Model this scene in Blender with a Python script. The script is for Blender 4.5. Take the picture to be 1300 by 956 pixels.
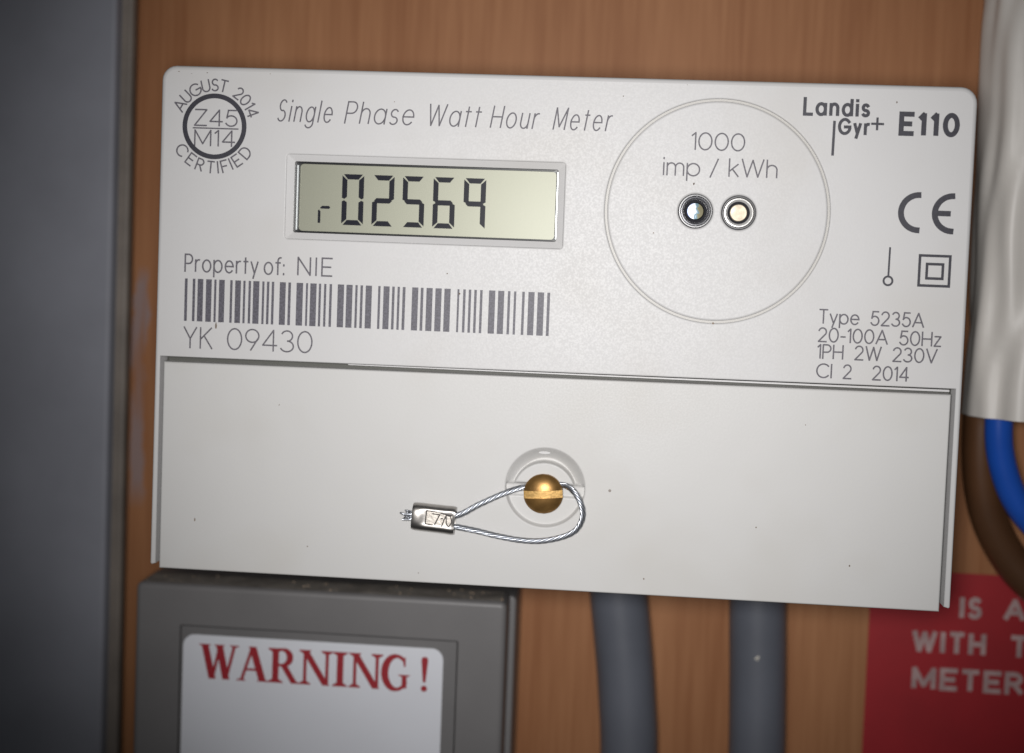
import bpy, bmesh, math, random
from mathutils import Vector, Matrix
from mathutils.geometry import tessellate_polygon
for o in list(bpy.data.objects): bpy.data.objects.remove(o)
scene = bpy.context.scene
COL = scene.collection
K = 0.001            # all measures below are millimetres: u right, v up, w out of the board (meter face at w = 0)
def P(u, v, w): return Vector((u*K, -w*K, v*K))

# ------------------------------------------------------------------ camera
R = ((0.9959596, 0.0375584, -0.0815710), (-0.0420919, 0.9976214, -0.0545880), (-0.0793267, -0.0578009, -0.9951715))
def D(r): return Vector((r[0], -r[2], r[1]))
cd = bpy.data.cameras.new('camera'); cam = bpy.data.objects.new('camera', cd); COL.objects.link(cam)
rt, up, fw = D(R[0]), D(R[1]), D(R[2])
m = Matrix((rt, up, -fw)).transposed().to_4x4(); m.translation = P(11.875, 11.744, 227.164)
cam.matrix_world = m
cd.sensor_width = 36; cd.sensor_fit = 'HORIZONTAL'; cd.lens = 1800/1300*36
cd.shift_y = -45/1300
cd.clip_start = 0.01; cd.clip_end = 20
cd.dof.use_dof = True; cd.dof.focus_distance = 0.2265; cd.dof.aperture_fstop = 9.5
scene.camera = cam

# ------------------------------------------------------------------ world + flash
wd = bpy.data.worlds.new('World'); scene.world = wd; wd.use_nodes = True
bg = wd.node_tree.nodes['Background']; bg.inputs[0].default_value = (0.9, 0.95, 1.0, 1); bg.inputs[1].default_value = 0.035
ld = bpy.data.lights.new('camera_flash', 'SPOT'); flash = bpy.data.objects.new('camera_flash', ld); COL.objects.link(flash)
ld.energy = 2.35; ld.color = (1.0, 0.985, 0.972); ld.shadow_soft_size = 0.020
ld.spot_size = math.radians(58); ld.spot_blend = 1.0
fpos = P(3, 15, 232); ftgt = P(4, 8, 0)
flash.location = fpos
flash.rotation_euler = (ftgt-fpos).to_track_quat('-Z', 'Y').to_euler()
vs = scene.view_settings
vs.view_transform = 'Standard'; vs.look = 'None'; vs.gamma = 1; vs.use_curve_mapping = False; vs.exposure = 0
scene.render.engine = 'CYCLES'

# ------------------------------------------------------------------ materials
def mat(name, col, rough=.5, metal=0, bump=None, var=None, coat=0, spec=.5):
    """bump=(scale per metre, strength, distance mm); var=(scale, amount)"""
    mt = bpy.data.materials.new(name); mt.use_nodes = True
    nt = mt.node_tree; b = nt.nodes['Principled BSDF']
    b.inputs['Base Color'].default_value = (*col, 1); b.inputs['Roughness'].default_value = rough
    b.inputs['Metallic'].default_value = metal; b.inputs['Coat Weight'].default_value = coat
    b.inputs['Coat Roughness'].default_value = .12
    b.inputs['Specular IOR Level'].default_value = spec
    tc = nt.nodes.new('ShaderNodeTexCoord')
    if bump:
        n = nt.nodes.new('ShaderNodeTexNoise'); n.inputs['Scale'].default_value = bump[0]; n.inputs['Detail'].default_value = 3
        bp = nt.nodes.new('ShaderNodeBump'); bp.inputs['Strength'].default_value = bump[1]; bp.inputs['Distance'].default_value = bump[2]*K
        nt.links.new(tc.outputs['Object'], n.inputs['Vector']); nt.links.new(n.outputs['Fac'], bp.inputs['Height'])
        nt.links.new(bp.outputs['Normal'], b.inputs['Normal'])
    if var:
        n = nt.nodes.new('ShaderNodeTexNoise'); n.inputs['Scale'].default_value = var[0]; n.inputs['Detail'].default_value = 4
        nt.links.new(tc.outputs['Object'], n.inputs['Vector'])
        mr = nt.nodes.new('ShaderNodeMapRange'); mr.inputs['From Min'].default_value = .3; mr.inputs['From Max'].default_value = .7
        mr.inputs['To Min'].default_value = 1-var[1]; mr.inputs['To Max'].default_value = 1+var[1]
        mx = nt.nodes.new('ShaderNodeVectorMath'); mx.operation = 'SCALE'; mx.inputs[0].default_value = col
        nt.links.new(n.outputs['Fac'], mr.inputs['Value']); nt.links.new(mr.outputs['Result'], mx.inputs['Scale'])
        nt.links.new(mx.outputs[0], b.inputs['Base Color'])
    return mt
def plastic(name, col):
    """spark-eroded off-white meter plastic with a few dirt specks and a faint handling grime"""
    mt = mat(name, col, .42, bump=(3600, .15, .06), spec=.36)
    nt = mt.node_tree; b = nt.nodes['Principled BSDF']; L = nt.links.new
    tc = [n for n in nt.nodes if n.type == 'TEX_COORD'][0]
    v = nt.nodes.new('ShaderNodeTexVoronoi'); v.inputs['Scale'].default_value = 190; L(tc.outputs['Object'], v.inputs['Vector'])
    n = nt.nodes.new('ShaderNodeTexNoise'); n.inputs['Scale'].default_value = 60; L(tc.outputs['Object'], n.inputs['Vector'])
    # speck radius shrinks to nothing except where the cell colour is high
    sp = nt.nodes.new('ShaderNodeSeparateColor'); L(v.outputs['Color'], sp.inputs[0])
    r = nt.nodes.new('ShaderNodeMapRange'); r.inputs['From Min'].default_value = .93; r.inputs['From Max'].default_value = 1; r.inputs['To Min'].default_value = 0; r.inputs['To Max'].default_value = .055
    L(sp.outputs[0], r.inputs['Value'])
    lt = nt.nodes.new('ShaderNodeMath'); lt.operation = 'LESS_THAN'; L(v.outputs['Distance'], lt.inputs[0]); L(r.outputs[0], lt.inputs[1])
    mx = nt.nodes.new('ShaderNodeMix'); mx.data_type = 'RGBA'; mx.inputs['B'].default_value = (.16, .12, .09, 1)
    mg = nt.nodes.new('ShaderNodeMix'); mg.data_type = 'RGBA'
    mg.inputs['A'].default_value = (*col, 1); mg.inputs['B'].default_value = (col[0]*.955, col[1]*.945, col[2]*.925, 1)
    rr = nt.nodes.new('ShaderNodeMapRange'); rr.inputs['From Min'].default_value = .5; rr.inputs['From Max'].default_value = .78; L(n.outputs['Fac'], rr.inputs['Value'])
    L(rr.outputs[0], mg.inputs['Factor']); L(mg.outputs['Result'], mx.inputs['A'])
    sc = nt.nodes.new('ShaderNodeMath'); sc.operation = 'MULTIPLY'; sc.inputs[1].default_value = .75; L(lt.outputs[0], sc.inputs[0]); L(sc.outputs[0], mx.inputs['Factor'])
    L(mx.outputs['Result'], b.inputs['Base Color'])
    # slow waviness of the moulding under the fine grain
    bp = [q for q in nt.nodes if q.type == 'BUMP'][0]
    wv = nt.nodes.new('ShaderNodeTexNoise'); wv.inputs['Scale'].default_value = 45; wv.inputs['Detail'].default_value = 2; L(tc.outputs['Object'], wv.inputs['Vector'])
    b2 = nt.nodes.new('ShaderNodeBump'); b2.inputs['Strength'].default_value = .5; b2.inputs['Distance'].default_value = .0005
    L(wv.outputs['Fac'], b2.inputs['Height']); L(b2.outputs['Normal'], bp.inputs['Normal'])
    # glitter: roughness jitter
    g = nt.nodes.new('ShaderNodeTexNoise'); g.inputs['Scale'].default_value = 3300; g.inputs['Detail'].default_value = 1; L(tc.outputs['Object'], g.inputs['Vector'])
    gr = nt.nodes.new('ShaderNodeMapRange'); gr.inputs['From Min'].default_value = .35; gr.inputs['From Max'].default_value = .65; gr.inputs['To Min'].default_value = .41; gr.inputs['To Max'].default_value = .50
    L(g.outputs['Fac'], gr.inputs['Value']); L(gr.outputs[0], b.inputs['Roughness'])
    return mt
M = {}
M['case'] = plastic('meter_plastic', (.60, .592, .592))
M['cover'] = plastic('cover_plastic', (.60, .592, .582))
M['cream'] = mat('cream_plastic', (.47, .455, .43), .45, bump=(1500, .2, .05))
M['chassis'] = mat('chassis_plastic', (.085, .085, .075), .6)
M['ink'] = mat('thin_print', (.105, .097, .115), .55, var=(2500, .35))
M['barcode'] = mat('barcode_print', (.088, .083, .105), .5, var=(3000, .45))
M['inkbold'] = mat('bold_print', (.024, .023, .035), .5, var=(2500, .3))
M['black'] = mat('black_gasket', (.012, .012, .016), .25)
M['chrome'] = mat('chrome_clip', (.7, .72, .75), .35, .6)
M['segment'] = mat('lcd_segment', (.010, .010, .020), .6, spec=.1)
M['lens_rim'] = mat('lens_rim', (.03, .03, .035), .22, coat=.5)
M['lens_grey'] = mat('lens_grey', (.11, .11, .12), .3, .3)
M['lens_silver'] = mat('lens_silver', (.8, .79, .77), .33, .5)
M['lens_white'] = mat('lens_white', (.80, .70, .55), .6, .5, var=(900, .3))
M['brass'] = mat('brass', (.31, .17, .055), .36, .72, bump=(900, .25, .08), var=(700, .22))
M['brass_lit'] = mat('brass_slot_lit', (.50, .31, .11), .5, .7, bump=(2500, .4, .08), var=(1500, .3))  # lighter copy of brass, the light on the slot floor put into colour
M['steel'] = mat('galvanised_wire', (.50, .52, .56), .36, 1, var=(900, .2))
M['lead'] = mat('ferrule_metal', (.42, .40, .38), .36, 1, bump=(700, .25, .1), var=(500, .15))
M['lead_raw'] = mat('stamp_face', (.68, .63, .57), .5, .6, bump=(2200, .6, .1), var=(1500, .25))
M['stamp_line'] = mat('stamp_cut', (.06, .05, .045), .6)
M['fuse'] = mat('grey_moulding', (.155, .149, .150), .46, bump=(1800, .25, .05), var=(45, .10))
M['fuse_inset'] = mat('grey_moulding_inset', (.150, .145, .146), .45, bump=(1800, .25, .05), var=(60, .08))
M['labelw'] = mat('label_paper', (.70, .71, .76), .4, var=(60, .02))
M['redtext'] = mat('red_print', (.31, .009, .018), .5)
M['redstick'] = mat('red_vinyl', (.30, .004, .010), .55, var=(70, .12))
M['sticktext'] = mat('faded_white_print', (.38, .26, .255), .6, var=(350, .22))
M['cablegrey'] = mat('grey_cable', (.105, .112, .135), .42, bump=(500, .1, .1), var=(60, .1))
M['brown'] = mat('brown_cable', (.085, .038, .017), .35, var=(80, .15))
M['blue'] = mat('blue_cable', (.012, .075, .40), .3, var=(80, .1))
M['sleeve'] = mat('white_vinyl', (.58, .55, .515), .46, bump=(110, .15, .6), var=(50, .06))
M['enclosure'] = mat('grey_paint', (.225, .230, .265), .65, bump=(420, .25, .12), var=(35, .14))
M['enclosure_side'] = mat('grey_paint_board_tint', (.165, .14, .12), .6, var=(60, .3))  # brown reflected off the board is mixed into the grey
M['fleck'] = mat('pale_fleck', (.6, .57, .52), .6)
M['dustfilm'] = mat('dust_film', (.24, .215, .19), .9, bump=(1500, .5, .1), var=(220, .4))
M['grime'] = mat('grime', (.20, .15, .115), .8, var=(900, .4))
M['dust'] = mat('dust_crumbs', (.30, .23, .17), .8, var=(300, .4))
def lcd_mat():
    mt = mat('lcd_reflector', (.255, .252, .208), .48, .45, bump=(9000, .1, .02))
    return mt
M['lcd'] = lcd_mat()
def glass_mat():
    mt = bpy.data.materials.new('clear_pane'); mt.use_nodes = True; nt = mt.node_tree
    nt.nodes.clear(); o = nt.nodes.new('ShaderNodeOutputMaterial'); mix = nt.nodes.new('ShaderNodeMixShader')
    t = nt.nodes.new('ShaderNodeBsdfTransparent'); t.inputs[0].default_value = (.96, .97, .95, 1)
    g = nt.nodes.new('ShaderNodeBsdfGlossy'); g.inputs['Roughness'].default_value = .30
    f = nt.nodes.new('ShaderNodeFresnel'); f.inputs['IOR'].default_value = 1.18
    nt.links.new(f.outputs[0], mix.inputs[0]); nt.links.new(t.outputs[0], mix.inputs[1]); nt.links.new(g.outputs[0], mix.inputs[2])
    nt.links.new(mix.outputs[0], o.inputs[0]); return mt
M['glass'] = glass_mat()
def lens_mat():  # blue-white glint on the left half is painted into the base colour
    mt = mat('lens_painted_glint', (.5, .5, .5), .12, .8)
    nt = mt.node_tree; b = nt.nodes['Principled BSDF']; L = nt.links.new
    tc = [n for n in nt.nodes if n.type == 'TEX_COORD'][0]
    n = nt.nodes.new('ShaderNodeTexNoise'); n.inputs['Scale'].default_value = 900; n.inputs['Distortion'].default_value = 1.2; L(tc.outputs['Object'], n.inputs['Vector'])
    sx = nt.nodes.new('ShaderNodeSeparateXYZ'); L(tc.outputs['Object'], sx.inputs[0])
    r = nt.nodes.new('ShaderNodeMapRange'); r.inputs['From Min'].default_value = .0208; r.inputs['From Max'].default_value = .0238; L(sx.outputs['X'], r.inputs['Value'])
    ma = nt.nodes.new('ShaderNodeMath'); ma.operation = 'MULTIPLY_ADD'; ma.inputs[1].default_value = .7; L(n.outputs['Fac'], ma.inputs[0])
    L(r.outputs[0], ma.inputs[2]); cr = nt.nodes.new('ShaderNodeValToRGB'); e = cr.color_ramp.elements
    e[0].position = .45; e[0].color = (.34, .40, .62, 1); e[1].position = 1; e[1].color = (.12, .11, .07, 1)
    for p, c in ((.58, (.55, .58, .66, 1)), (.72, (.50, .52, .56, 1)), (.90, (.06, .12, .16, 1)), (.96, (.16, .15, .09, 1))):
        x = e.new(p); x.color = c
    L(ma.outputs[0], cr.inputs[0]); L(cr.outputs[0], b.inputs['Base Color']); b.inputs['Roughness'].default_value = .5
    return mt
M['lens'] = lens_mat()
def wood_mat():
    mt = bpy.data.materials.new('veneer_board'); mt.use_nodes = True; nt = mt.node_tree; L = nt.links.new
    b = nt.nodes['Principled BSDF']; b.inputs['Roughness'].default_value = .55; b.inputs['Specular IOR Level'].default_value = .2
    tc = nt.nodes.new('ShaderNodeTexCoord'); mp = nt.nodes.new('ShaderNodeMapping'); mp.inputs['Scale'].default_value = (900, 900, 40)
    L(tc.outputs['Object'], mp.inputs[0])
    n1 = nt.nodes.new('ShaderNodeTexNoise'); n1.inputs['Scale'].default_value = 1; n1.inputs['Detail'].default_value = 5; L(mp.outputs[0], n1.inputs['Vector'])
    mp2 = nt.nodes.new('ShaderNodeMapping'); mp2.inputs['Scale'].default_value = (75, 75, 6); L(tc.outputs['Object'], mp2.inputs[0])
    n2 = nt.nodes.new('ShaderNodeTexNoise'); n2.inputs['Scale'].default_value = 1; n2.inputs['Detail'].default_value = 3; L(mp2.outputs[0], n2.inputs['Vector'])
    ad = nt.nodes.new('ShaderNodeMath'); ad.operation = 'ADD'; L(n1.outputs['Fac'], ad.inputs[0]); L(n2.outputs['Fac'], ad.inputs[1])
    cr = nt.nodes.new('ShaderNodeValToRGB'); e = cr.color_ramp.elements
    e[0].position = .36; e[0].color = (.255, .104, .043, 1); e[1].position = .66; e[1].color = (.350, .163, .075, 1)
    hf = nt.nodes.new('ShaderNodeMath'); hf.operation = 'MULTIPLY'; hf.inputs[1].default_value = .5; L(ad.outputs[0], hf.inputs[0]); L(hf.outputs[0], cr.inputs[0])
    # old blue-grey paint dragged down the board beside the enclosure
    sx = nt.nodes.new('ShaderNodeSeparateXYZ'); L(tc.outputs['Object'], sx.inputs[0])
    def rng(src, a, b_, c, d):
        r = nt.nodes.new('ShaderNodeMapRange'); r.inputs['From Min'].default_value = a; r.inputs['From Max'].default_value = b_
        r.inputs['To Min'].default_value = c; r.inputs['To Max'].default_value = d; L(src, r.inputs['Value']); return r.outputs[0]
    def mul(a, c):
        q = nt.nodes.new('ShaderNodeMath'); q.operation = 'MULTIPLY'; L(a, q.inputs[0]); L(c, q.inputs[1]); return q.outputs[0]
    x = sx.outputs['X']; z = sx.outputs['Z']
    wob = nt.nodes.new('ShaderNodeTexNoise'); wob.inputs['Scale'].default_value = 150; wob.inputs['Detail'].default_value = 4; L(tc.outputs['Object'], wob.inputs['Vector'])
    xo = nt.nodes.new('ShaderNodeMath'); xo.operation = 'MULTIPLY_ADD'; xo.inputs[1].default_value = .0045; L(wob.outputs['Fac'], xo.inputs[0]); L(x, xo.inputs[2])
    band = mul(rng(xo.outputs[0], -.0815, -.0810, 0, 1), rng(xo.outputs[0], -.0788, -.0783, 1, 0))
    band = mul(band, mul(rng(z, .008, .004, 0, 1), rng(z, -.040, -.034, 0, 1)))
    band = mul(band, rng(n1.outputs['Fac'], .36, .5, .1, .5))
    mx = nt.nodes.new('ShaderNodeMix'); mx.data_type = 'RGBA'; mx.inputs['B'].default_value = (.20, .22, .27, 1)
    L(cr.outputs[0], mx.inputs['A']); L(band, mx.inputs['Factor']); L(mx.outputs['Result'], b.inputs['Base Color'])
    bp = nt.nodes.new('ShaderNodeBump'); bp.inputs['Strength'].default_value = .25; bp.inputs['Distance'].default_value = .0001
    L(n1.outputs['Fac'], bp.inputs['Height']); L(bp.outputs[0], b.inputs['Normal'])
    return mt
M['wood'] = wood_mat()

# ------------------------------------------------------------------ mesh helpers
class MB:
    def __init__(s): s.v = []; s.f = []; s.sm = []
    def add(s, verts, faces, smooth=False):
        n = len(s.v); s.v += [tuple(x) for x in verts]
        for f in faces: s.f.append([i+n for i in f]); s.sm.append(smooth)
    def box(s, u0, u1, v0, v1, w0, w1):
        vs = [(u, v, w) for w in (w0, w1) for v in (v0, v1) for u in (u0, u1)]
        s.add(vs, [(0,2,3,1), (4,5,7,6), (0,1,5,4), (2,6,7,3), (0,4,6,2), (1,3,7,5)])
    def grid(s, rows, closed=False, smooth=True, flip=False):
        n = len(rows[0]); vs = [p for r in rows for p in r]; fs = []
        for i in range(len(rows)-1):
            for j in range(n if closed else n-1):
                a, b, c, d = i*n+j, i*n+(j+1) % n, (i+1)*n+(j+1) % n, (i+1)*n+j
                fs.append((d, c, b, a) if flip else (a, b, c, d))
        s.add(vs, fs, smooth)
    def lathe(s, u, v, prof, n=48, flip=False):
        """prof: list of (r, w) from outside in; axis along w"""
        rows = [[(u+r*math.cos(2*math.pi*k/n), v+r*math.sin(2*math.pi*k/n), w) for k in range(n)] for r, w in prof]
        s.grid(rows, True, True, flip)
    def tube(s, pts, r, n=14, caps=True):
        pts = [Vector(p) for p in pts]; rr = r if isinstance(r, (list, tuple)) else [r]*len(pts)
        t0 = (pts[1]-pts[0]).normalized(); a = t0.orthogonal().normalized(); rows = []
        for i, p in enumerate(pts):
            t = (pts[min(i+1, len(pts)-1)]-pts[max(i-1, 0)]).normalized()
            a = (a-t*a.dot(t)).normalized(); b = t.cross(a)
            rows.append([tuple(p+(a*math.cos(2*math.pi*k/n)+b*math.sin(2*math.pi*k/n))*rr[i]) for k in range(n)])
        s.grid(rows, True)
        if caps:
            s.add(rows[0], [list(range(n))[::-1]]); s.add(rows[-1], [list(range(n))])
    def plate(s, loops, w0, depth, bev, steps=4, back=False):
        """solid plate whose outline loops[0] is counter-clockwise, holes clockwise; bev = edge radius or function(point)"""
        caps = []
        for lp in loops:
            n = len(lp); nr = []
            for i in range(n):
                p, q, r = Vector(lp[i-1]), Vector(lp[i]), Vector(lp[(i+1) % n])
                d1 = (q-p).normalized(); d2 = (r-q).normalized()
                n1 = Vector((-d1.y, d1.x)); n2 = Vector((-d2.y, d2.x)); mm = (n1+n2)
                mm = mm/max(.3, mm.dot(n1)) if mm.length > 1e-6 else n1
                nr.append(mm)
            rows = [[(x, y, w0-depth) for x, y in lp]]
            for k in range(steps+1):
                a = math.pi/2*k/steps; row = []
                for (x, y), mm in zip(lp, nr):
                    b = bev(x, y) if callable(bev) else bev
                    o = b*(1-math.cos(a)); row.append((x+mm.x*o, y+mm.y*o, w0-b*(1-math.sin(a))))
                rows.append(row)
            s.grid(rows, True, True); caps.append(rows[-1])
        flat = [p for c in caps for p in c]
        tris = tessellate_polygon([[Vector(p) for p in c] for c in caps])
        s.add(flat, [t if (Vector(flat[t[1]])-Vector(flat[t[0]])).cross(Vector(flat[t[2]])-Vector(flat[t[0]])).z > 0 else t[::-1] for t in tris])
        if back:
            b = [(x, y, w0-depth) for x, y in loops[0]]; tr = tessellate_polygon([[Vector(p) for p in b]]); s.add(b, [t[::-1] for t in tr])
    def ribbon(s, pts, wd, w, ext=0):
        """flat printed stroke; wd = width or a list of widths"""
        pts = [Vector(p) for p in pts]
        if not isinstance(wd, (list, tuple)):
            for i in range(1, len(pts)-1):
                d1, d2 = pts[i]-pts[i-1], pts[i+1]-pts[i]
                if d1.length > 1e-5 and d2.length > 1e-5 and d1.angle(d2) > math.radians(75):
                    e = max(ext, wd*.5 if d1.angle(d2) < math.radians(110) else wd*.3)
                    s.ribbon(pts[:i+1], wd, w, e); s.ribbon(pts[i:], wd, w+.0007, e); return
        q = [pts[0]]
        ws = [wd]*len(pts) if not isinstance(wd, (list, tuple)) else list(wd); qs = [ws[0]]
        for p, x in zip(pts[1:], ws[1:]):
            if (p-q[-1]).length > 1e-5: q.append(p); qs.append(x)
        pts, ws = q, qs
        if len(pts) < 2: return
        closed = (pts[0]-pts[-1]).length < 1e-4 and len(pts) > 3
        if closed: pts.pop(); ws.pop()
        n = len(pts); Lr, Rr = [], []
        for i in range(n):
            if closed: a, c = pts[i-1], pts[(i+1) % n]
            else: a, c = pts[max(i-1, 0)], pts[min(i+1, n-1)]
            d1 = (pts[i]-a); d2 = (c-pts[i])
            if d1.length < 1e-9: d1 = d2
            if d2.length < 1e-9: d2 = d1
            d1.normalize(); d2.normalize()
            n1 = Vector((-d1.y, d1.x)); n2 = Vector((-d2.y, d2.x)); mm = n1+n2
            mm = mm/max(.35, mm.dot(n1)) if mm.length > .2 else n1
            p = pts[i]
            if not closed and i == 0: p = p-d2*ext
            if not closed and i == n-1: p = p+d1*ext
            Lr.append(p+mm*ws[i]/2); Rr.append(p-mm*ws[i]/2)
        vs = [(x.x, x.y, w) for x in Rr]+[(x.x, x.y, w) for x in Lr]
        fs = [(i, (i+1) % n, n+(i+1) % n, n+i) for i in range(n if closed else n-1)]
        s.add(vs, fs)
    def build(s, name, material, parent=None, sharp=35):
        o0 = parent.matrix_basis.translation if parent is not None and parent.parent is None else Vector()
        if parent is not None and parent.parent is not None: o0 = parent.parent.matrix_basis.translation
        me = bpy.data.meshes.new(name)
        me.from_pydata([P(*v)-o0 for v in s.v], [], s.f); me.polygons.foreach_set('use_smooth', s.sm)
        me.materials.append(M[material]); me.update()
        if any(s.sm): me.set_sharp_from_angle(angle=math.radians(sharp))
        o = bpy.data.objects.new(name, me); COL.objects.link(o)
        if parent is not None: o.parent = parent
        return o
def tag(o, label=None, cat=None, group=None, kind=None):
    for k, x in (('label', label), ('category', cat), ('group', group), ('kind', kind)):
        if x: o[k] = x
    return o
def thing(name, label, cat, u, v, w):
    o = bpy.data.objects.new(name, None); COL.objects.link(o); o.location = P(u, v, w); o.empty_display_size = .01
    return tag(o, label, cat)
def rrect(u0, u1, v0, v1, r, n=6, cw=False):
    rs = r if isinstance(r, (list, tuple)) else [r]*4       # BL BR TR TL
    out = []
    for (cx, cy, a0, q) in ((u0, v0, 180, 0), (u1, v0, 270, 1), (u1, v1, 0, 2), (u0, v1, 90, 3)):
        rr = rs[q]; x = cx+rr if cx == u0 else cx-rr; y = cy+rr if cy == v0 else cy-rr
        if rr < 1e-6: out.append((cx, cy)); continue
        for k in range(n+1):
            a = math.radians(a0+90*k/n); out.append((x+rr*math.cos(a), y+rr*math.sin(a)))
    return out[::-1] if cw else out
def circle(u, v, r, n=96, cw=False):
    c = [(u+r*math.cos(2*math.pi*k/n), v+r*math.sin(2*math.pi*k/n)) for k in range(n)]
    return c[::-1] if cw else c
def spline(pts, n=12):
    pts = [Vector(p) for p in pts]; out = []
    for i in range(len(pts)-1):
        p0, p1, p2, p3 = pts[max(i-1, 0)], pts[i], pts[i+1], pts[min(i+2, len(pts)-1)]
        for k in range(n):
            t = k/n; out.append(.5*((2*p1)+(p2-p0)*t+(2*p0-5*p1+4*p2-p3)*t*t+(-p0+3*p1-3*p2+p3)*t**3))
    out.append(pts[-1]); return out

# ------------------------------------------------------------------ single-stroke alphabet (cap height 1)
def arc(cx, cy, rx, ry, a0, a1, n=16):
    return [(cx+rx*math.cos(math.radians(a0+(a1-a0)*k/n)), cy+ry*math.sin(math.radians(a0+(a1-a0)*k/n))) for k in range(n+1)]
X = .70
bowl = arc(.31, X/2, .31, X/2, 0, 360, 24)
F = {
 'A': (.80, [[(0,0),(.40,1),(.80,0)], [(.13,.32),(.67,.32)]]),
 'C': (.88, [arc(.5,.5,.5,.5,42,318,24)]),
 'D': (.74, [[(0,0),(0,1),(.28,1)]+arc(.28,.5,.46,.5,90,-90)+[(0,0)]]),
 'E': (.55, [[(.55,0),(0,0),(0,1),(.55,1)], [(0,.5),(.50,.5)]]),
 'F': (.52, [[(0,0),(0,1),(.52,1)], [(0,.5),(.46,.5)]]),
 'G': (.95, [arc(.5,.5,.5,.5,42,345,26)+[(.97,.47),(.56,.47)]]),
 'H': (.68, [[(0,0),(0,1)], [(.68,0),(.68,1)], [(0,.5),(.68,.5)]]),
 'I': (0, [[(0,0),(0,1)]]),
 'K': (.62, [[(0,0),(0,1)], [(.58,1),(.03,.46)], [(.20,.60),(.62,0)]]),
 'L': (.50, [[(0,1),(0,0),(.50,0)]]),
 'M': (.84, [[(0,0),(0,1),(.42,.12),(.84,1),(.84,0)]]),
 'N': (.70, [[(0,0),(0,1),(.70,0),(.70,1)]]),
 'P': (.56, [[(0,0),(0,1),(.28,1)]+arc(.28,.73,.28,.27,90,-90)+[(0,.46)]]),
 'R': (.60, [[(0,0),(0,1),(.28,1)]+arc(.28,.73,.28,.27,90,-90)+[(0,.46)], [(.28,.46),(.60,0)]]),
 'S': (.56, [arc(.29,.745,.25,.255,35,270)+arc(.28,.255,.28,.255,80,-150)]),
 'T': (.60, [[(0,1),(.60,1)], [(.30,1),(.30,0)]]),
 'U': (.66, [[(0,1),(0,.32)]+arc(.33,.33,.33,.33,180,360)+[(.66,1)]]),
 'V': (.74, [[(0,1),(.37,0),(.74,1)]]),
 'W': (1.08, [[(0,1),(.27,0),(.54,.96),(.81,0),(1.08,1)]]),
 'Y': (.66, [[(0,1),(.33,.45),(.66,1)], [(.33,.45),(.33,0)]]),
 'Z': (.62, [[(.03,1),(.62,1),(0,0),(.62,0)]]),
 '0': (.64, [arc(.32,.5,.32,.5,90,450,28)]),
 '1': (.18, [[(0,.82),(.18,1),(.18,0)]]),
 '2': (.58, [arc(.28,.72,.27,.28,165,-38)+[(0,0),(.58,0)]]),
 '3': (.58, [arc(.27,.75,.25,.25,155,-80)+arc(.27,.26,.30,.26,85,-155)]),
 '4': (.64, [[(.48,0),(.48,1),(0,.27),(.64,.27)]]),
 '5': (.58, [[(.52,1),(.13,1),(.06,.53)]+arc(.28,.33,.30,.33,125,-150)]),
 '6': (.60, [arc(.30,.31,.30,.31,0,360,24), [(.04,.43),(.36,1)]]),
 '7': (.56, [[(0,1),(.56,1),(.16,0)]]),
 '9': (.60, [arc(.30,.69,.30,.31,0,360,24), [(.56,.57),(.24,0)]]),
 'a': (.62, [bowl, [(.62,X),(.62,0)]]),
 'd': (.62, [bowl, [(.62,1),(.62,0)]]),
 'e': (.62, [[(.01,.37),(.61,.37)]+arc(.31,X/2,.30,X/2,4,318,22)]),
 'f': (.36, [arc(.35,.80,.19,.20,75,180)+[(.16,0)], [(0,X),(.34,X)]]),
 'g': (.62, [bowl, [(.62,X),(.62,-.06)]+arc(.32,-.06,.30,.22,0,-155)]),
 'h': (.50, [[(0,0),(0,1)], arc(.25,.44,.25,.26,180,0)+[(.50,0)]]),
 'i': (0, [[(0,0),(0,X)], [(0,.92),(0,1.0)]]),
 'k': (.46, [[(0,0),(0,1)], [(.44,X),(.02,.30)], [(.16,.42),(.46,0)]]),
 'l': (0, [[(0,0),(0,1)]]),
 'm': (.82, [[(0,0),(0,X)], arc(.205,.46,.205,.24,180,0)+[(.41,0)], arc(.615,.46,.205,.24,180,0)+[(.82,0)]]),
 'n': (.50, [[(0,0),(0,X)], arc(.25,.44,.25,.26,180,0)+[(.50,0)]]),
 'o': (.62, [bowl]),
 'p': (.62, [bowl, [(0,X),(0,-.28)]]),
 'r': (.30, [[(0,0),(0,X)], arc(.26,.42,.26,.28,180,80)]),
 's': (.42, [arc(.21,.52,.19,.18,30,270)+arc(.21,.17,.21,.17,85,-150)]),
 't': (.32, [[(.14,.92),(.14,0)], [(0,X),(.32,X)]]),
 'u': (.50, [[(0,X),(0,.26)]+arc(.25,.26,.25,.26,180,360), [(.50,X),(.50,0)]]),
 'y': (.52, [[(0,X),(.27,.02)], [(.52,X),(.17,-.28)]]),
 'z': (.46, [[(.02,X),(.45,X),(0,0),(.46,0)]]),
 '/': (.34, [[(0,-.05),(.34,1)]]), '-': (.32, [[(0,.40),(.32,.40)]]), ':': (0, [[(0,.08),(0,.0)], [(0,.52),(0,.6)]]),
 '+': (.7, [[(0,.5),(.7,.5)], [(.35,.15),(.35,.85)]]),
}
def layout(s, u0, u1, h, space=.42, gap=.2):
    """glyph positions and a width factor so that the line runs from u0 to u1 with even gaps"""
    nat = sum(F[c][0]*h for c in s if c != ' ')+sum(space*h for c in s if c == ' ')
    gaps = len(s)-1; hs = min(1.25, max(.6, ((u1-u0)-gaps*gap*h)/max(nat, 1e-6))); g = ((u1-u0)-nat*hs)/max(1, gaps); x = u0; out = []
    for c in s:
        if c == ' ': x += space*h*hs+g; continue
        out.append((c, x, hs)); x += F[c][0]*h*hs+g
    return out
ZP = .012
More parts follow.
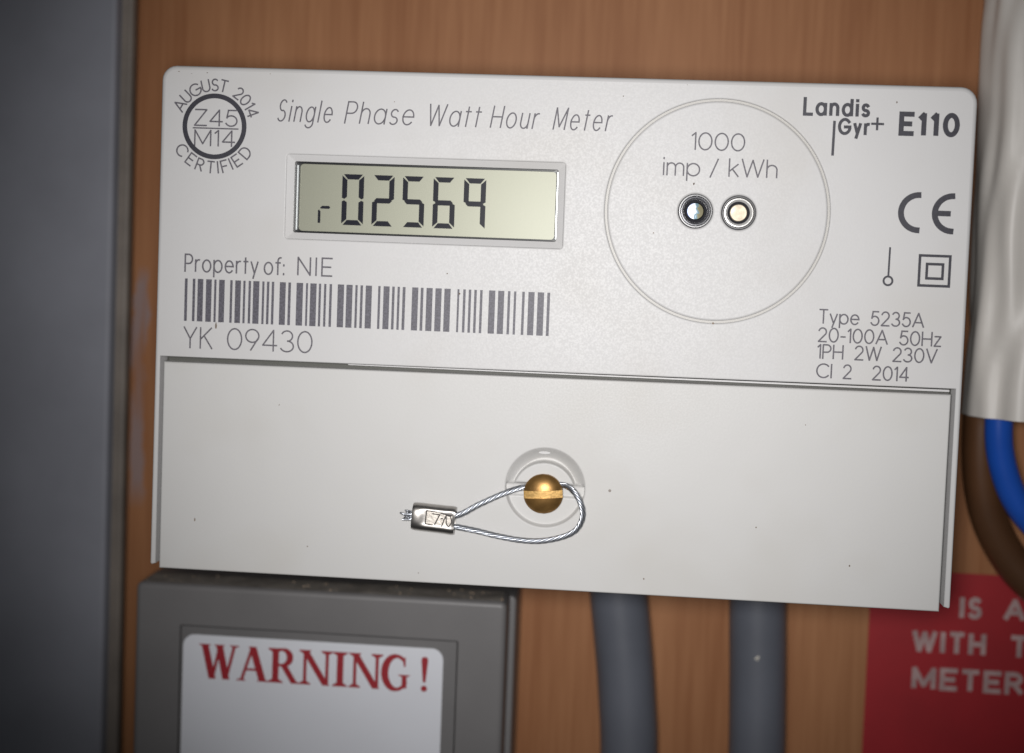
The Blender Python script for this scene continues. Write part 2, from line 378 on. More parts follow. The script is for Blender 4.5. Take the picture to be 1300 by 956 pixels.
def write(mb, s, u0, u1, v, h, sw, w=0, shear=0, space=.42, gap=.2):
    k = 0
    for c, x, hs in layout(s, u0, u1, h, space, gap):
        for st in F[c][1]:
            mb.ribbon([(x+px*h*hs+shear*py*h, v+py*h) for px, py in st], sw, w+ZP+.0015*(k % 5), sw*.3); k += 1
def write_arc(mb, s, cu, cv, rad, a0, a1, h, sw, inside=False):
    """rad = radius of the baseline; a0..a1 = angles of the centres of the first and the last glyph"""
    n = len(s); wds = [(F[c][0] if c != ' ' else .45)+.26 for c in s]
    cen = []; x = 0
    for q in wds: cen.append(x+q/2); x += q
    k = 0
    for c, q in zip(s, cen):
        if c == ' ': continue
        a = math.radians(a0+(a1-a0)*(q-cen[0])/(cen[-1]-cen[0]))
        rd = Vector((math.cos(a), math.sin(a))); upv = -rd if inside else rd; rtv = Vector((upv.y, -upv.x))
        o = Vector((cu, cv))+rd*rad
        for st in F[c][1]:
            mb.ribbon([o+rtv*((px-F[c][0]/2)*h)+upv*(py*h) for px, py in st], sw, ZP+.0015*(k % 5), sw*.3); k += 1

# ================================================================== SETTING
BW = -42.0
b = MB(); b.box(-260, 260, -220, 200, BW-15, BW)
tag(b.build('backboard', 'wood'), kind='structure')

# ================================================================== GREY ENCLOSURE at the side
t = thing('steel_enclosure', 'dark grey painted steel enclosure fixed flat to the brown board', 'enclosure', -125, -60, BW)
b = MB(); b.plate([rrect(-190, -84.0, -150, 130, 1.2)], -30.5, 9.8, .9, back=True); b.build('front_panel', 'enclosure', t)
b = MB(); b.box(-188, -84.9, -149, 129, BW, -40.31); b.build('rear_body', 'enclosure_side', t)
b = MB(); b.plate([rrect(-189, -81.9, -149.5, 129.5, .6)], -33.2, 2.0, .7, back=True); b.build('seam_flange', 'enclosure_side', t)

# ================================================================== METER
meter = thing('electricity_meter', 'off-white plastic single phase electricity meter with liquid crystal display', 'meter', 0, -41, BW)
GL, GR = -64.15, 64.05                # inner edges of the two side rims
GT = lambda u: -6.35+.3*(u-GL)/(GR-GL)  # lower edge of the upper face
# upper shell: top face and two thin side rims running down past the terminal cover
top = rrect(-65, 65, -41.0, 41.1, [.3, .3, 2.6, 2.4])
i_bl = [i for i, p in enumerate(top) if p[1] < -40]       # bottom corners
left_c = [p for p in top if p[1] < -40 and p[0] < 0]; right_c = [p for p in top if p[1] < -40 and p[0] > 0]; upc = [p for p in top if p[1] > 0]
outline = [(GL, -40.8), (GL, GT(GL))]+[(GR, GT(GR)), (GR, -40.8)]+right_c+upc+left_c
# outline direction: go round counter-clockwise
area = sum(outline[i-1][0]*outline[i][1]-outline[i][0]*outline[i-1][1] for i in range(len(outline)))
if area < 0: outline = outline[::-1]
def shell_bev(x, y):
    if y > 38.4 or (abs(x) > 64.5 and y > 0): return .75
    return .24
BZ = (-43.87, 1.25, 13.68, 27.32)
DC = (25.5, 20.45)
b = MB(); b.plate([outline, rrect(*BZ, .5, cw=True), circle(*DC, 17.72, 128, cw=True)], 0, 14, lambda x, y: shell_bev(x, y))
b.build('upper_cover', 'case', meter)
b = MB(); b.plate([rrect(-64.0, 64.0, -38.5, 40.2, 2)], -2.9, 39.05, .5, back=True); b.build('chassis', 'chassis', meter)
# ledge glimpsed in the joint
b = MB(); b.add([(-33, -6.55, -1.0), (63.2, -6.62, -.75), (63.2, -6.30, -.75), (-33, -6.40, -1.0), (-33, -6.55, -2.8), (63.2, -6.62, -2.8), (63.2, -6.30, -2.8), (-33, -6.40, -2.8)],
    [(0,1,2,3), (0,4,5,1), (2,6,7,3), (0,3,7,4), (1,5,6,2)]); b.build('joint_ledge', 'case', meter)
# optical port disc in its groove
b = MB(); b.lathe(*DC, [(17.74, -.6), (17.1, -.6)], 128); b.build('groove_ring', 'cream', meter)
disc = MB(); disc.plate([circle(*DC, 17.34, 128), circle(22.15, 20.4, 2.72, 48, True), circle(28.96, 20.38, 2.72, 48, True)], -.06, 2.6, .32, 4)
disc = disc.build('port_disc', 'case', meter)
for k, (u, v) in enumerate(((22.15, 20.4), (28.96, 20.38))):
    b = MB(); b.lathe(u, v, [(2.72, -1.5), (2.70, .02), (2.6, .14), (2.42, .14), (2.30, .0), (2.25, -.3)]); rim = b.build('sensor_window', 'lens_rim', meter)
    b = MB(); b.lathe(u, v, [(2.26, -.3), (2.1, -.28), (1.78 if k else 1.9, -.5)]); b.build('collar', 'lens_silver' if k else 'lens_grey', rim)
    b = MB(); b.lathe(u, v, [(1.79 if k else 1.91, -.5), (1.7, -.42), (1.42, -.55), (1.3, -1.2)]); b.build('inner_ring', 'lens_rim', rim)
    b = MB(); b.lathe(u, v, [(1.36, -.95), (1.33, -.72), (1.25, -.64), (.8, -.60), (.4, -.57), (.001, -.56)], 32); b.build('lens', 'lens_white' if k else 'lens', rim)
# display
Q = (-42.72, .17, 14.72, 26.27)
b = MB()
o_ = rrect(*BZ, .3, 2); i_ = rrect(*Q, .25, 2)
b.grid([[(x, y, -.12) for x, y in o_], [(x, y, -.72) for x, y in i_], [(x, y, -2.75) for x, y in i_]], True, True)
b.build('display_bezel', 'case', meter, 25)
b = MB(); f1 = rrect(-42.68, .13, 14.76, 26.23, .2, 2); f2 = rrect(-42.15, -.16, 15.02, 25.98, .5, 4)
f1 = rrect(-42.70, .15, 14.74, 26.25, .4, 4); f2 = rrect(-42.10, -.20, 15.05, 25.95, .6, 4)
b.grid([[(x, y, -1.75) for x, y in f1], [(x, y, -1.8) for x, y in f2], [(x, y, -2.4) for x, y in f2]], True, False)
b.build('display_gasket', 'black', meter)
b = MB(); b.box(-42.52, -42.28, 15.2, 25.7, -1.77, -1.66); b.build('edge_clip', 'chrome', meter)
b = MB(); b.box(-.02, .09, 15.2, 25.9, -1.77, -1.68); b.build('edge_clip', 'chrome', meter)
b = MB(); b.box(-42.4, -.0, 14.9, 26.1, -2.7, -2.3); lcd = b.build('display_panel', 'lcd', meter)
b = MB(); b.add([(-42.6, 14.8, -1.62), (.1, 14.8, -1.62), (.1, 26.2, -1.62), (-42.6, 26.2, -1.62)], [(0,1,2,3)]); b.build('display_window', 'glass', meter)
SEGS = {'0': 'abcdef', '2': 'abged', '5': 'afgcd', '6': 'afgedc', '9': 'abcfg'}
def digit(ch, u0, v0, wd, ht):
    b = MB(); th = .84; g = .11; c = .30; h2 = ht/2
    def hseg(y, kind):   # horizontal
        x0, x1 = u0+g, u0+wd-g
        if kind == 'a': pts = [(x0+.12, y), (x1-.12, y), (x1-th*.95, y-th), (x0+th*.95, y-th)][::-1]
        elif kind == 'd': pts = [(x0+.12, y), (x1-.12, y), (x1-th*.95, y+th), (x0+th*.95, y+th)]
        else: pts = [(x0+.2, y), (x0+.2+th/2, y-th/2), (x1-.2-th/2, y-th/2), (x1-.2, y), (x1-.2-th/2, y+th/2), (x0+.2+th/2, y+th/2)]
        return pts
    def vseg(x, y0, y1, right, top):
        # y0 = outer end (tapered at 45 degrees), y1 = the end at the middle
        s = -1 if right else 1; e = 1 if top else -1
        return [(x, y0-e*.22), (x+s*th, y0-e*(th+.12)), (x+s*th, y1+e*(.42)), (x+s*th*.45, y1+e*.10), (x, y1+e*.30)]
    seg = {'a': hseg(v0+ht, 'a'), 'd': hseg(v0, 'd'), 'g': hseg(v0+h2, 'g'),
           'f': vseg(u0, v0+ht, v0+h2, False, True), 'b': vseg(u0+wd, v0+ht, v0+h2, True, True),
           'e': vseg(u0, v0, v0+h2, False, False), 'c': vseg(u0+wd, v0, v0+h2, True, False)}
    for q in SEGS[ch]:
        p = seg[q]; a = sum(p[i-1][0]*p[i][1]-p[i][0]*p[i-1][1] for i in range(len(p)))
        if a < 0: p = p[::-1]
        b.add([(x, y, -2.27) for x, y in p], [list(range(len(p)))])
    b.build('digit', 'segment', lcd)
for k, ch in enumerate('02569'): digit(ch, -35.15+k*5.0, 16.25, 3.6, 8.28)
b = MB()
b.add([(x, y, -2.27) for x, y in ((-39.05, 16.45), (-38.62, 16.45), (-38.62, 18.3), (-38.85, 18.62), (-39.05, 18.5))], [(0,1,2,3,4)])
b.add([(x, y, -2.27) for x, y in ((-38.6, 18.78), (-37.2, 18.78), (-37.0, 19.02), (-37.25, 19.25), (-38.35, 19.25), (-38.7, 18.95))], [(0,1,2,3,4,5)])
b.build('small_r_mark', 'segment', lcd)
# print on the upper cover -------------------------------------------------
b = MB(); SW = .25
sh = .17
for s, u0, u1 in (('Single', -45.7, -36.9), ('Phase', -34.6, -23.6), ('Watt', -21.3, -12.9), ('Hour', -11.0, -3.6), ('Meter', -.95, 8.0)):
    write(b, s, u0, u1, 32.6, 3.4, .235, shear=sh, gap=.24)
b.build('title_lettering', 'ink', meter)
CU, CV = -56.0, 31.4
b = MB(); b.ribbon(circle(CU, CV, 4.92, 72)+[circle(CU, CV, 4.92, 72)[0]], .78, ZP); b.build('stamp_ring', 'inkbold', meter)
b = MB()
write_arc(b, 'AUGUST 2014', CU, CV, 5.75, 151, 21, 1.85, .25)
write_arc(b, 'CERTIFIED', CU, CV, 7.55, 217, 322, 1.85, .25, True)
write(b, 'Z45', -59.3, -52.3, 31.5, 2.55, .25); write(b, 'M14', -59.2, -52.6, 28.25, 2.5, .25)
b.ribbon([(-59.6, 31.08), (-52.0, 31.08)], .22, ZP+.004)
b.build('stamp_lettering', 'ink', meter)
b = MB(); write(b, 'Property', -60.3, -48.2, 7.75, 2.75, .27); write(b, 'of:', -47.1, -43.9, 7.75, 2.75, .27); write(b, 'NIE', -41.55, -36.0, 7.85, 2.85, .27, gap=.34)
b.build('owner_lettering', 'ink', meter)
b = MB(); write(b, 'YK', -60.2, -55.5, -4.8, 3.4, .25); write(b, '09430', -52.9, -38.9, -4.75, 3.4, .25); b.build('serial_lettering', 'ink', meter)
bars = [(180+a/3.413, 180+c/3.413) for a, c in ((187,200),(224,236),(247,273),(286,312),(324,334),(346,372),(397,408),(420,446),(457,467),(481,492),(502,530),(543,553),(564,575),(586,597),(622,649),(660,672),(697,726),(739,748),(758,786),(796,806),(819,829),(843,854),(879,907),(917,944),(956,966),(978,989),(1001,1028),(1055,1065),(1078,1104),(1115,1126),(1138,1148),(1160,1172))]
bars += [(340+a/3.25, 340+c/3.25) for a, c in ((623,648),(658,669),(681,706),(717,742),(753,778),(805,813),(828,838),(850,860),(872,882),(895,905),(930,955),(966,990),(1004,1014),(1028,1037),(1060,1070),(1084,1108),(1120,1145),(1157,1168))]
def bar_u(x):    # position along the code: bar list measured on a scale of 235..699, slightly compressed towards the far end
    f = (x-235)/(699.5-235); return -60.26+59.9*(f-.052*f*(1-f))
b = MB()
for a, c in bars: b.add([(bar_u(a), -.4, ZP), (bar_u(c), -.4, ZP), (bar_u(c), 6.56, ZP), (bar_u(a), 6.56, ZP)], [(0,1,2,3)])
b.build('barcode', 'barcode' if 'barcode' in M else 'ink', meter)
b = MB(); write(b, '1000', 21.1, 29.35, 30.1, 2.65, .24, -.06); write(b, 'imp', 16.85, 22.5, 25.95, 2.75, .24, -.06); write(b, '/', 24.2, 25.4, 25.95, 2.75, .24, -.06); write(b, 'kWh', 27.15, 34.6, 26.05, 2.75, .24, -.06)
b.build('pulse_lettering', 'ink', meter)
b = MB()
for s, u1, v in (('Type 5235A', 58.5, 3.45), ('20-100A 50Hz', 61.3, .55), ('1PH 2W 230V', 60.8, -2.1), ('Cl 2  2014', 56.6, -5.15)):
    write(b, s, 42.35, u1, v, 2.15, .25, space=.5)
b.build('rating_lettering', 'ink', meter)
b = MB()
write(b, 'Landis', 38.45, 48.3, 36.15, 2.4, .52, gap=.36)
b.ribbon([(43.15, 35.25), (43.10, 29.8)], .42, ZP); write(b, 'Gyr', 43.95, 48.45, 33.3, 2.2, .49, gap=.36)
b.ribbon([(48.8, 34.95), (50.8, 34.95)], .36, ZP); b.ribbon([(49.75, 33.95), (49.75, 35.95)], .36, ZP+.002)
b.build('maker_lettering', 'inkbold', meter)
b = MB(); write(b, 'E110', 53.45, 62.0, 33.6, 3.0, .78, gap=.46); b.build('model_lettering', 'inkbold', meter)
b = MB()
for cu in (56.85, 62.05):
    b.ribbon([(cu+x, 21.35+y) for x, y in arc(0, 0, 2.75, 2.75, 90, 270, 26)], .92, ZP, .25)
b.ribbon([(59.5, 21.35), (61.75, 21.35)], .86, ZP+.003)
b.build('conformity_mark', 'inkbold', meter)
b = MB(); b.ribbon([(52.72, 15.8), (52.68, 11.2)], .30, ZP); cc = circle(52.66, 10.52, .68, 32); b.ribbon(cc+[cc[0]], .32, ZP+.003); b.build('reverse_stop_mark', 'inkbold', meter)
b = MB()
for (u0, u1, v0, v1) in ((57.4, 62.05, 10.0, 14.7), (58.55, 61.0, 11.15, 13.4)):
    b.ribbon([(u0, v0), (u1, v0), (u1, v1), (u0, v1), (u0, v0)], .42, ZP)
b.build('double_insulation_mark', 'inkbold', meter)
random.seed(3); b = MB()                                      # specks and smears of dirt on the meter face
for u, v, r, e in ((-17.1, 9.0, .12, 1), (-15.0, 5.85, .15, 1), (25.7, 2.75, .16, 1), (21.7, 24.7, .14, 1.3), (15.7, 16.7, .13, 1), (-54.9, -1.0, .16, 3.2), (10.0, 38.15, .11, 1), (-26.6, 36.2, .09, 1), (-62.1, 40.1, .13, .6), (-60.0, 39.8, .10, .5), (-57.4, 40.0, .12, .5), (52.6, 38.4, .10, 2), (-47, 40.1, .09, .6), (20, 40.2, .09, .6), (-38.6, -36.6, .12, 1), (16.5, -38.9, .13, 1), (-20.1, -40.0, .09, 1), (49.0, -35.0, .12, 1.4), (-44, -13.5, .10, 1), (34, -29.6, .09, 1.5), (-57.6, -33.2, .14, 2.4), (41, -12.8, .08, 1)):
    n = 9; c = [(u+r*random.uniform(.6, 1.3)*math.cos(2*math.pi*k/n), v+e*r*random.uniform(.6, 1.3)*math.sin(2*math.pi*k/n), (.125 if v < -7 else (-.04 if math.hypot(u-25.5, v-20.45) < 17 else .02))) for k in range(n)]
    b.add(c, [list(range(n))])
tag(b.build('dirt_specks', 'grime', meter), kind='stuff')
# terminal cover -----------------------------------------------------------
RC = (0.0, -24.95)
cov = [(-63.5, -41.55), (63.35, -41.6), (63.35, -6.98), (-63.5, -7.2)]
b = MB(); b.plate([cov, circle(*RC, 6.35, 72, True)], .1, 13, .3, 4)
cover = b.build('terminal_cover', 'cover', meter)
b = MB()                                                     # cup round the sealing screw
NR, NA = 80, 192; rows = []
def cup(x, y):
    r = math.hypot(x, y)
    rb = math.hypot(x+.15, y+1.05)                           # boss round the screw, set a little low
    edge = lambda d, s=.05: 1/(1+math.exp(-max(-40, min(40, d/s))))
    slope = -.12-2.1*max(0, min(1, (6.35-r)/1.75))
    low = -.75*min(1, max(0, (6.35-r)/.3))**.6
    upper = edge(y-.62); boss = edge(5.15-rb)
    h = upper*(boss*-.30+(1-boss)*slope)+(1-upper)*low
    ch = edge(.95-abs(y+.55))*edge(r-2.5)                     # channel for the seal wire
    h = h*(1-ch)-1.15*ch
    return h
for i in range(NR+1):
    r = 6.37*(1-i/NR)+.02
    rows.append([(RC[0]+r*math.cos(2*math.pi*k/NA), RC[1]+r*math.sin(2*math.pi*k/NA), cup(r*math.cos(2*math.pi*k/NA), r*math.sin(2*math.pi*k/NA))) for k in range(NA)])
b.grid(rows, True, True); b.build('screw_recess', 'cover', meter, 60)
b = MB(); el = [(-.3+.95*math.cos(a*math.pi/12), -19.35+.22*math.sin(a*math.pi/12)) for a in range(24)]
b.add([(x, y, -.62-.0*y) for x, y in el], [list(range(24))]); b.build('seal_hole', 'case', meter)
# brass screw: domed head with a slot
SC = (-.22, -25.9); ca, sa = math.cos(math.radians(4)), math.sin(math.radians(4)); SR = 3.2
b = MB(); sl = MB()
def dome(r): return -.05+1.55*math.sqrt(max(0, 1-(r/(SR*1.06))**2))
NS = 72
def half(sign):
    rows = []; y0 = .62
    ys = [y0+(SR-y0)*(k/18)**.9 for k in range(19)]
    for y in ys:
        hw = math.sqrt(max(0, SR*SR-y*y)); row = []
        for k in range(33):
            x = -hw+2*hw*k/32; row.append((SC[0]+x*ca-sign*y*sa, SC[1]+x*sa+sign*y*ca, dome(math.hypot(x, y))))
        rows.append(row)
    base = [(p[0], p[1], .45) for p in rows[0]]
    b.grid(rows, False, True, sign < 0)
    b.grid([base, rows[0]], False, False, sign < 0)
    # skirt
    rim = [r[0] for r in rows]+[r[-1] for r in rows[::-1]]
    b.grid([[(p[0], p[1], -1.3) for p in rim], rim], False, True, sign > 0)
half(1); half(-1)
b.build('brass_screw', 'brass', meter, 50)
xw = math.sqrt(SR*SR-.62*.62); rows = []
for q in range(5):
    y = -.62+1.24*q/4; rows.append([(SC[0]+x*ca-y*sa, SC[1]+x*sa+y*ca, .62+.4*(1-(x/SR)**2)) for x in [-xw+2*xw*k/24 for k in range(25)]])
sl.grid(rows, False, True); sl.build('screw_slot', 'brass_lit', meter)

# ================================================================== WIRE SEAL
seal = thing('wire_seal', 'twisted steel wire seal looped through brass screw and crimped in a metal ferrule', 'seal', -14.2, -31, .1)
path = spline([(-19.5, -30.35, 1.75), (-14.2, -29.95, 1.75), (-10.4, -27.95, 1.35), (-6.35, -26.0, .7), (-3.5, -25.05, .05), (-.3, -24.75, -.45), (2.9, -24.35, .05), (4.7, -25.2, .9), (5.95, -27.1, 1.25), (6.3, -29.2, 1.1), (5.4, -31.3, .9), (3.35, -32.6, .75), (-.15, -33.5, .7), (-3.7, -33.55, .75), (-7.55, -33.0, .95), (-10.8, -32.3, 1.3), (-14.1, -31.75, 1.7), (-19.5, -31.0, 1.75)], 22)
# parallel-transported frame and three twisted strands
NSTR = 6
ln = 0; a = Vector((0, 0, 1)); strands = [[] for _ in range(NSTR)]
for i, p in enumerate(path):
    tt = (path[min(i+1, len(path)-1)]-path[max(i-1, 0)]).normalized(); a = (a-tt*a.dot(tt)).normalized(); bb = tt.cross(a)
    if i: ln += (p-path[i-1]).length
    for k in range(NSTR):
        ph = -2*math.pi*ln/6.5+2*math.pi*k/NSTR; strands[k].append(p+(a*math.cos(ph)+bb*math.sin(ph))*.31)
for k in range(NSTR):
    b = MB(); b.tube(strands[k], .175, 8); b.build('strand', 'steel', seal, 180)
# ferrule
FA, FB = Vector((-21.15, -30.32)), Vector((-14.2, -30.78)); ax = (FB-FA); FL = ax.length; ax.normalize(); pe = Vector((-ax.y, ax.x))
def fer(s, th):
    x = s*FL; hv, hw = 2.22, 1.5
    e = min(x, FL-x); fl = 1.0-.06*math.exp(-e/.25)+.04*math.exp(-((x-FL)/1.2)**2)
    c, q = math.cos(th), math.sin(th)
    y = math.copysign(abs(c)**.8, c)*hv*fl; z = math.copysign(abs(q)**.8, q)*hw*fl
    if q > 0:                                    # crimp dent where the stamp struck
        dn = 1/(1+math.exp(-(x-1.6)/.25))*1/(1+math.exp((x-7.0)/.2))*1/(1+math.exp((abs(y-.25)-1.35)/.15))
        z = z*(1-dn)+min(z, 1.22)*dn
    p = FA+ax*x+pe*y; return (p.x, p.y, 1.65+z)
b = MB(); NT = 56
rows = [[fer(i/28, -2*math.pi*k/NT) for k in range(NT)] for i in range(29)]
cen0 = (FA+pe*0); b.grid(rows, True, True)
for row, sg in ((rows[0], 1), (rows[-1], -1)):          # thick open ends
    cx = sum(p[0] for p in row)/NT; cy = sum(p[1] for p in row)/NT
    inn = [(cx+(p[0]-cx)*.72, cy+(p[1]-cy)*.72, 1.65+(p[2]-1.65)*.62) for p in row]
    dp = [(p[0]+ax.x*sg*1.0, p[1]+ax.y*sg*1.0, p[2]) for p in inn]
    b.grid([row, inn, dp] if sg < 0 else [dp, inn, row], True, True); b.add(dp, [list(range(NT)) if sg > 0 else list(range(NT))[::-1]])
fe = b.build('ferrule', 'lead', seal, 40)
def fp(x, y, w): p = FA+ax*x+pe*y; return (p.x, p.y, w)
b = MB(); w_ = 2.90
b.add([fp(2.35, -.85, w_), fp(6.65, -1.15, w_), fp(6.65, 1.05, w_), fp(2.35, 1.35, w_)], [(0,1,2,3)]); b.build('stamp_face', 'lead_raw', fe)
b = MB()
for st in ([(2.3, -.8), (2.35, 1.35), (4.0, 1.3)], [(2.3, -.8), (3.6, -.9)], [(3.4, .95), (4.5, .9), (3.85, -.75)], [(5.0, -.9), (5.3, .2), (5.6, .95), (6.3, .85), (6.55, -.1), (6.1, -.95), (5.7, -.4), (5.55, .9)], [(4.6, 1.15), (6.6, 1.0)], [(4.7, .3), (5.1, .35)]):
    b.ribbon([fp(x, y, 0)[:2] for x, y in st], .20, w_+.02+.003*len(b.f) % .02)
b.build('stamp_mark', 'stamp_line', fe)
random.seed(5)
for k in range(8):
    y = -.75+1.5*k/7; l = random.uniform(.9, 2.0); w0 = 1.65+random.uniform(-.35, .55)
    p0 = Vector(fp(.9, y*.6, w0)); p1 = Vector(fp(-.2, y*.8, w0)); p2 = Vector(fp(-l*.75, y*1.0+random.uniform(-.15, .15), w0+random.uniform(-.2, .3))); p3 = Vector(fp(-l, y*1.1+random.uniform(-.3, .3), w0+random.uniform(-.3, .4)))
    b = MB(); b.tube(spline([p0, p1, p2, p3], 6), .15, 7); b.build('frayed_end', 'steel', seal, 180)

# ================================================================== FUSE BOX under the meter
fuse = thing('fuse_box', 'dark grey moulded fuse box with a warning label below the meter', 'fuse box', -40, -115, BW)
FO = rrect(-74.3, -7.0, -118, -49.0, 1.2)
b = MB(); b.plate([FO, rrect(-66.0, -15.45, -112, -56.45, .3, 3, cw=True)], -20, 8, lambda x, y: .9 if (x < -70 or x > -10 or y > -50) else .15); b.build('front_cover', 'fuse', fuse)
b = MB(); b.box(-65.8, -15.65, -111.5, -56.65, -27, -20.35); b.build('inset_panel', 'fuse_inset', fuse)
b = MB(); b.plate([rrect(-75.2, -5.9, -119, -49.7, 1)], -28.02, 13.97, .4, back=True); b.build('rear_body', 'fuse', fuse)
b = MB(); b.plate([rrect(-65.4, -18.0, -108, -58.1, 2.1, 8)], -20.2, .15, .03, 2, back=True); lab = b.build('warning_label', 'labelw', fuse)
tag(lab, 'white label with red serif warning')
def serif(mb, ch, x, v, h, wd, w):
    """heavy oldstyle capitals: thick stems, thin hairlines, bracketed serifs; wd = advance width"""
    T, t_, sr = .19*h, .08*h, .055*h; k = [0]
    def quad(*p):
        a = sum(p[i-1][0]*p[i][1]-p[i][0]*p[i-1][1] for i in range(len(p))); p = p if a > 0 else p[::-1]
        mb.add([(q[0], q[1], w+.002*k[0]) for q in p], [list(range(len(p)))]); k[0] += 1
    def stem(xc, T_=T, top=True, bot=True):
        quad((xc-T_/2, v), (xc+T_/2, v), (xc+T_/2, v+h), (xc-T_/2, v+h))
        for f, y, e in ((bot, v, 1), (top, v+h, -1)):
            if f:
                quad((xc-T_/2-.13*h, y), (xc+T_/2+.13*h, y), (xc+T_/2+.11*h, y+e*sr*.8), (xc+T_/2, y+e*sr*2), (xc-T_/2, y+e*sr*2), (xc-T_/2-.11*h, y+e*sr*.8))
    def diag(x0, x1, y0, y1, q): quad((x0-q/2, y0), (x0+q/2, y0), (x1+q/2, y1), (x1-q/2, y1))
    def srf(xc, y, e, hw): quad((xc-hw, y), (xc+hw, y), (xc+hw*.55, y+e*sr), (xc-hw*.55, y+e*sr))
    if ch == 'W':
        diag(x+.12*wd, x+.33*wd, v+h, v, T*1.1); diag(x+.33*wd, x+.52*wd, v, v+h, t_*1.2); diag(x+.50*wd, x+.69*wd, v+h, v, T*1.1); diag(x+.69*wd, x+.90*wd, v, v+h, t_*1.2)
        srf(x+.12*wd, v+h, -1, .19*h); srf(x+.51*wd, v+h, -1, .17*h); srf(x+.90*wd, v+h, -1, .15*h)
    elif ch == 'A':
        diag(x+.16*wd, x+.48*wd, v, v+h, t_*1.2); diag(x+.48*wd, x+.80*wd, v+h, v, T*1.15); quad((x+.26*wd, v+.30*h), (x+.70*wd, v+.30*h), (x+.67*wd, v+.37*h), (x+.29*wd, v+.37*h))
        srf(x+.15*wd, v, 1, .15*h); srf(x+.81*wd, v, 1, .19*h)
    elif ch == 'R':
        stem(x+.24*wd); xc = x+.24*wd
        mb.ribbon([(xc, v+h-t_/2)]+[(xc+.22*wd+px, v+.745*h+py) for px, py in arc(0, 0, .24*wd, .225*h, 90, -90, 14)]+[(xc, v+.51*h)], [t_, t_]+[t_+(T-t_)*math.sin(math.pi*q/14) for q in range(1, 14)]+[t_, t_], w+.02)
        diag(x+.50*wd, x+.86*wd, v+.52*h, v, T*1.05); srf(x+.88*wd, v, 1, .14*h)
    elif ch == 'N':
        stem(x+.20*wd, t_*1.2); stem(x+.82*wd, t_*1.2, True, False); diag(x+.19*wd, x+.80*wd, v+h, v, T*1.1)
    elif ch == 'I': stem(x+wd/2)
    elif ch == 'G':
        n = 24; ang = [50+(330-50)*q/n for q in range(n+1)]
        mb.ribbon([(x+.50*wd+.40*wd*math.cos(math.radians(q)), v+.5*h+.48*h*math.sin(math.radians(q))) for q in ang], [t_+(T-t_)*max(0, -math.cos(math.radians(q)))**.7+.02*h for q in ang], w+.015)
        quad((x+.70*wd, v+.06*h), (x+.87*wd, v+.06*h), (x+.87*wd, v+.42*h), (x+.70*wd, v+.42*h)); srf(x+.78*wd, v+.45*h, -1, .19*h)
        quad((x+.76*wd, v+.68*h), (x+.82*wd, v+.68*h), (x+.82*wd, v+.98*h), (x+.72*wd, v+.86*h))
    elif ch == '!':
        quad((x+.30*wd, v+.27*h), (x+.70*wd, v+.27*h), (x+wd, v+.92*h), (x+.8*wd, v+h), (x+.2*wd, v+h), (x, v+.92*h))
        c = circle(x+.5*wd, v+.09*h, .09*h, 16); mb.add([(q[0], q[1], w) for q in c], [list(range(16))])
b = MB(); wx = -62.2
for ch, wd in zip('WARNING', (7.0, 6.1, 5.7, 6.5, 3.0, 6.5, 5.2)):
    serif(b, ch, wx, -66.0, 6.3, wd, -20.17); wx += wd*.955
serif(b, '!', -21.9, -66.0, 6.3, 1.25, -20.17)
b.build('red_lettering', 'redtext', lab)
b = MB(); b.plate([rrect(-73.2, -8.0, -28, -21.0, .5)], 0, .1, .02, 2)
b.v = [(u, -49.0+.03+w*.3, v) for u, v, w in b.v]; b.f = [f[::-1] for f in b.f]; b.build('dust_film', 'dustfilm', fuse)
random.seed(11); b = MB()
for k in range(90):                                           # crumbs of plaster and dust lying on the ledge
    u = random.uniform(-73, -8); w0 = random.uniform(-27.5, -21.2); s = random.choice((.10, .14, .18, .30)); q = [random.uniform(.6, 1.3)*s for _ in range(4)]
    v0 = -49.0
    b.add([(u-q[0], v0, w0-q[1]), (u+q[2], v0, w0-q[3]), (u+q[1], v0, w0+q[0]), (u-q[3], v0, w0+q[2]), (u, v0+s*.9, w0)], [(0,1,4), (1,2,4), (2,3,4), (3,0,4)])
tag(b.build('dust_crumbs', 'dust', fuse), kind='stuff')

# ================================================================== CABLES
t = thing('grey_cable', 'thick grey cable slanting down from the meter beside the fuse box', 'cable', 15, -67, -36)
b = MB(); b.tube(spline([(11.6, -38, -35.5), (12.3, -47, -36), (13.6, -57, -36.2), (15.0, -69, -36.3), (16.0, -85, -36.4), (16, -130, -36.4)], 8), 5.4, 28); b.build('sheath', 'cablegrey', t, 180)
t = thing('grey_cable', 'thick grey cable with a pale fleck hanging straight between red sticker and slanting cable', 'cable', 39, -67, -36)
b = MB(); b.tube(spline([(38.3, -38, -36), (38.5, -50, -36.2), (39.2, -65, -36.5), (39.8, -85, -36.6), (40, -130, -36.6)], 8), 5.25, 28); b.build('sheath', 'cablegrey', t, 180)
b = MB(); b.add([(37.8, -59.5, -31.15), (38.5, -59.9, -31.1), (38.9, -59.2, -31.15), (38.5, -58.9, -31.2), (38.4, -59.4, -30.75)], [(0,1,4), (1,2,4), (2,3,4), (3,0,4)]); b.build('pale_fleck', 'fleck', t)

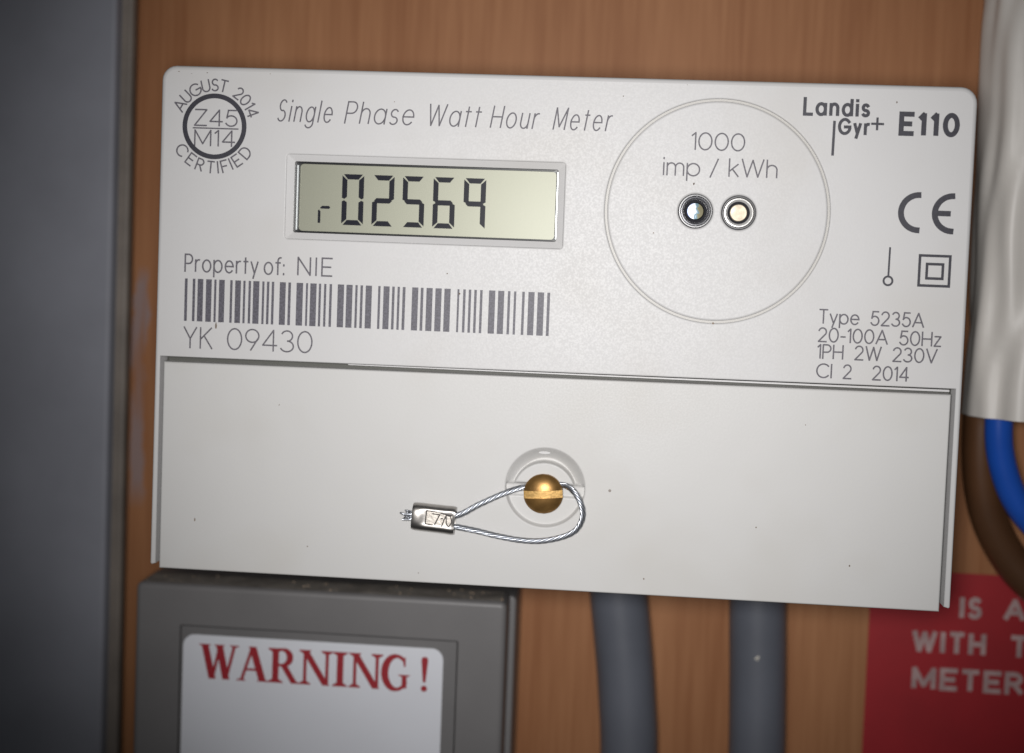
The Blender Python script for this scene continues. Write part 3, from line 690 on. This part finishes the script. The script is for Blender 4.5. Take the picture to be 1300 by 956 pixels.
b = MB(); b.tube(spline([(79.6, 40, -31), (77.0, -5, -34), (76.9, -15, -35), (77.6, -24, -36), (79.6, -32, -37), (83.4, -39, -37.8), (88.5, -44.5, -38), (96, -49, -38), (125, -58, -38)], 10), 3.3, 24)
tag(b.build('brown_cable', 'brown', None, 180), 'brown insulated cable curving out of the white sleeve behind the blue one', 'cable')
b = MB(); b.tube(spline([(84, 40, -27), (79.0, -4, -29.5), (78.7, -14, -30), (79.8, -21, -30.8), (82.8, -28, -31.5), (87.8, -33.5, -32), (95, -37, -33), (125, -45, -34)], 10), 2.45, 24)
tag(b.build('blue_cable', 'blue', None, 180), 'bright blue insulated cable curving out of the white sleeve', 'cable')
# white vinyl sleeve: a soft flattened tube with long creases
b = MB(); NA = 96; rows = []; rin = []
def sleeve(th, v, sc=1.0):
    c, q = math.cos(th), math.sin(th)
    cr = .55*math.sin(5*th+.06*v+1.2*math.sin(v*.05))+.35*math.sin(9*th-.09*v+2)+.25*math.sin(14*th+.13*v+math.sin(.21*v))
    hu, hw = 12.6+.02*(v+13)*0, 9.2
    u = 85.9+math.copysign(abs(c)**.85, c)*(hu+cr*.6)*sc; w = -32.0+math.copysign(abs(q)**.85, q)*(hw+cr)*sc
    return (u, v, w)
vs_ = [-13.0+i*2.2 for i in range(62)]
for v in vs_: rows.append([sleeve(2*math.pi*k/NA, v) for k in range(NA)]); rin.append([sleeve(2*math.pi*k/NA, v, .90) for k in range(NA)])
b.grid(rows, True, True); b.grid([rin[0], rows[0]], True, False); b.grid(rin[:30], True, True, True)
tag(b.build('cable_sleeve', 'sleeve', None, 70), 'glossy off-white vinyl sleeve around the blue and brown cables', 'cable sleeve')

# ================================================================== RED STICKER on the board
st = thing('red_sticker', 'red sticker with faded white capitals on the brown board', 'sticker', 85, -80, BW)
b = MB(); b.plate([rrect(60.0, 118, -86, -43.9, .6, 3)], BW+.2, .195, .03, 2, back=True); b.build('vinyl_sheet', 'redstick', st)
b = MB(); SWB = .92; wv = BW+.2
write(b, 'IS', 77.0, 80.2, -52.0, 3.3, SWB, wv, gap=.46); write(b, 'A', 85.1, 88.2, -51.9, 3.3, SWB, wv)
write(b, 'WITH', 68.6, 81.3, -58.9, 3.4, SWB, wv, gap=.46); write(b, 'T', 86.6, 89.6, -58.9, 3.4, SWB, wv)
write(b, 'METER', 68.9, 88.6, -65.9, 3.4, SWB, wv, gap=.46)
b.build('white_lettering', 'sticktext', st)
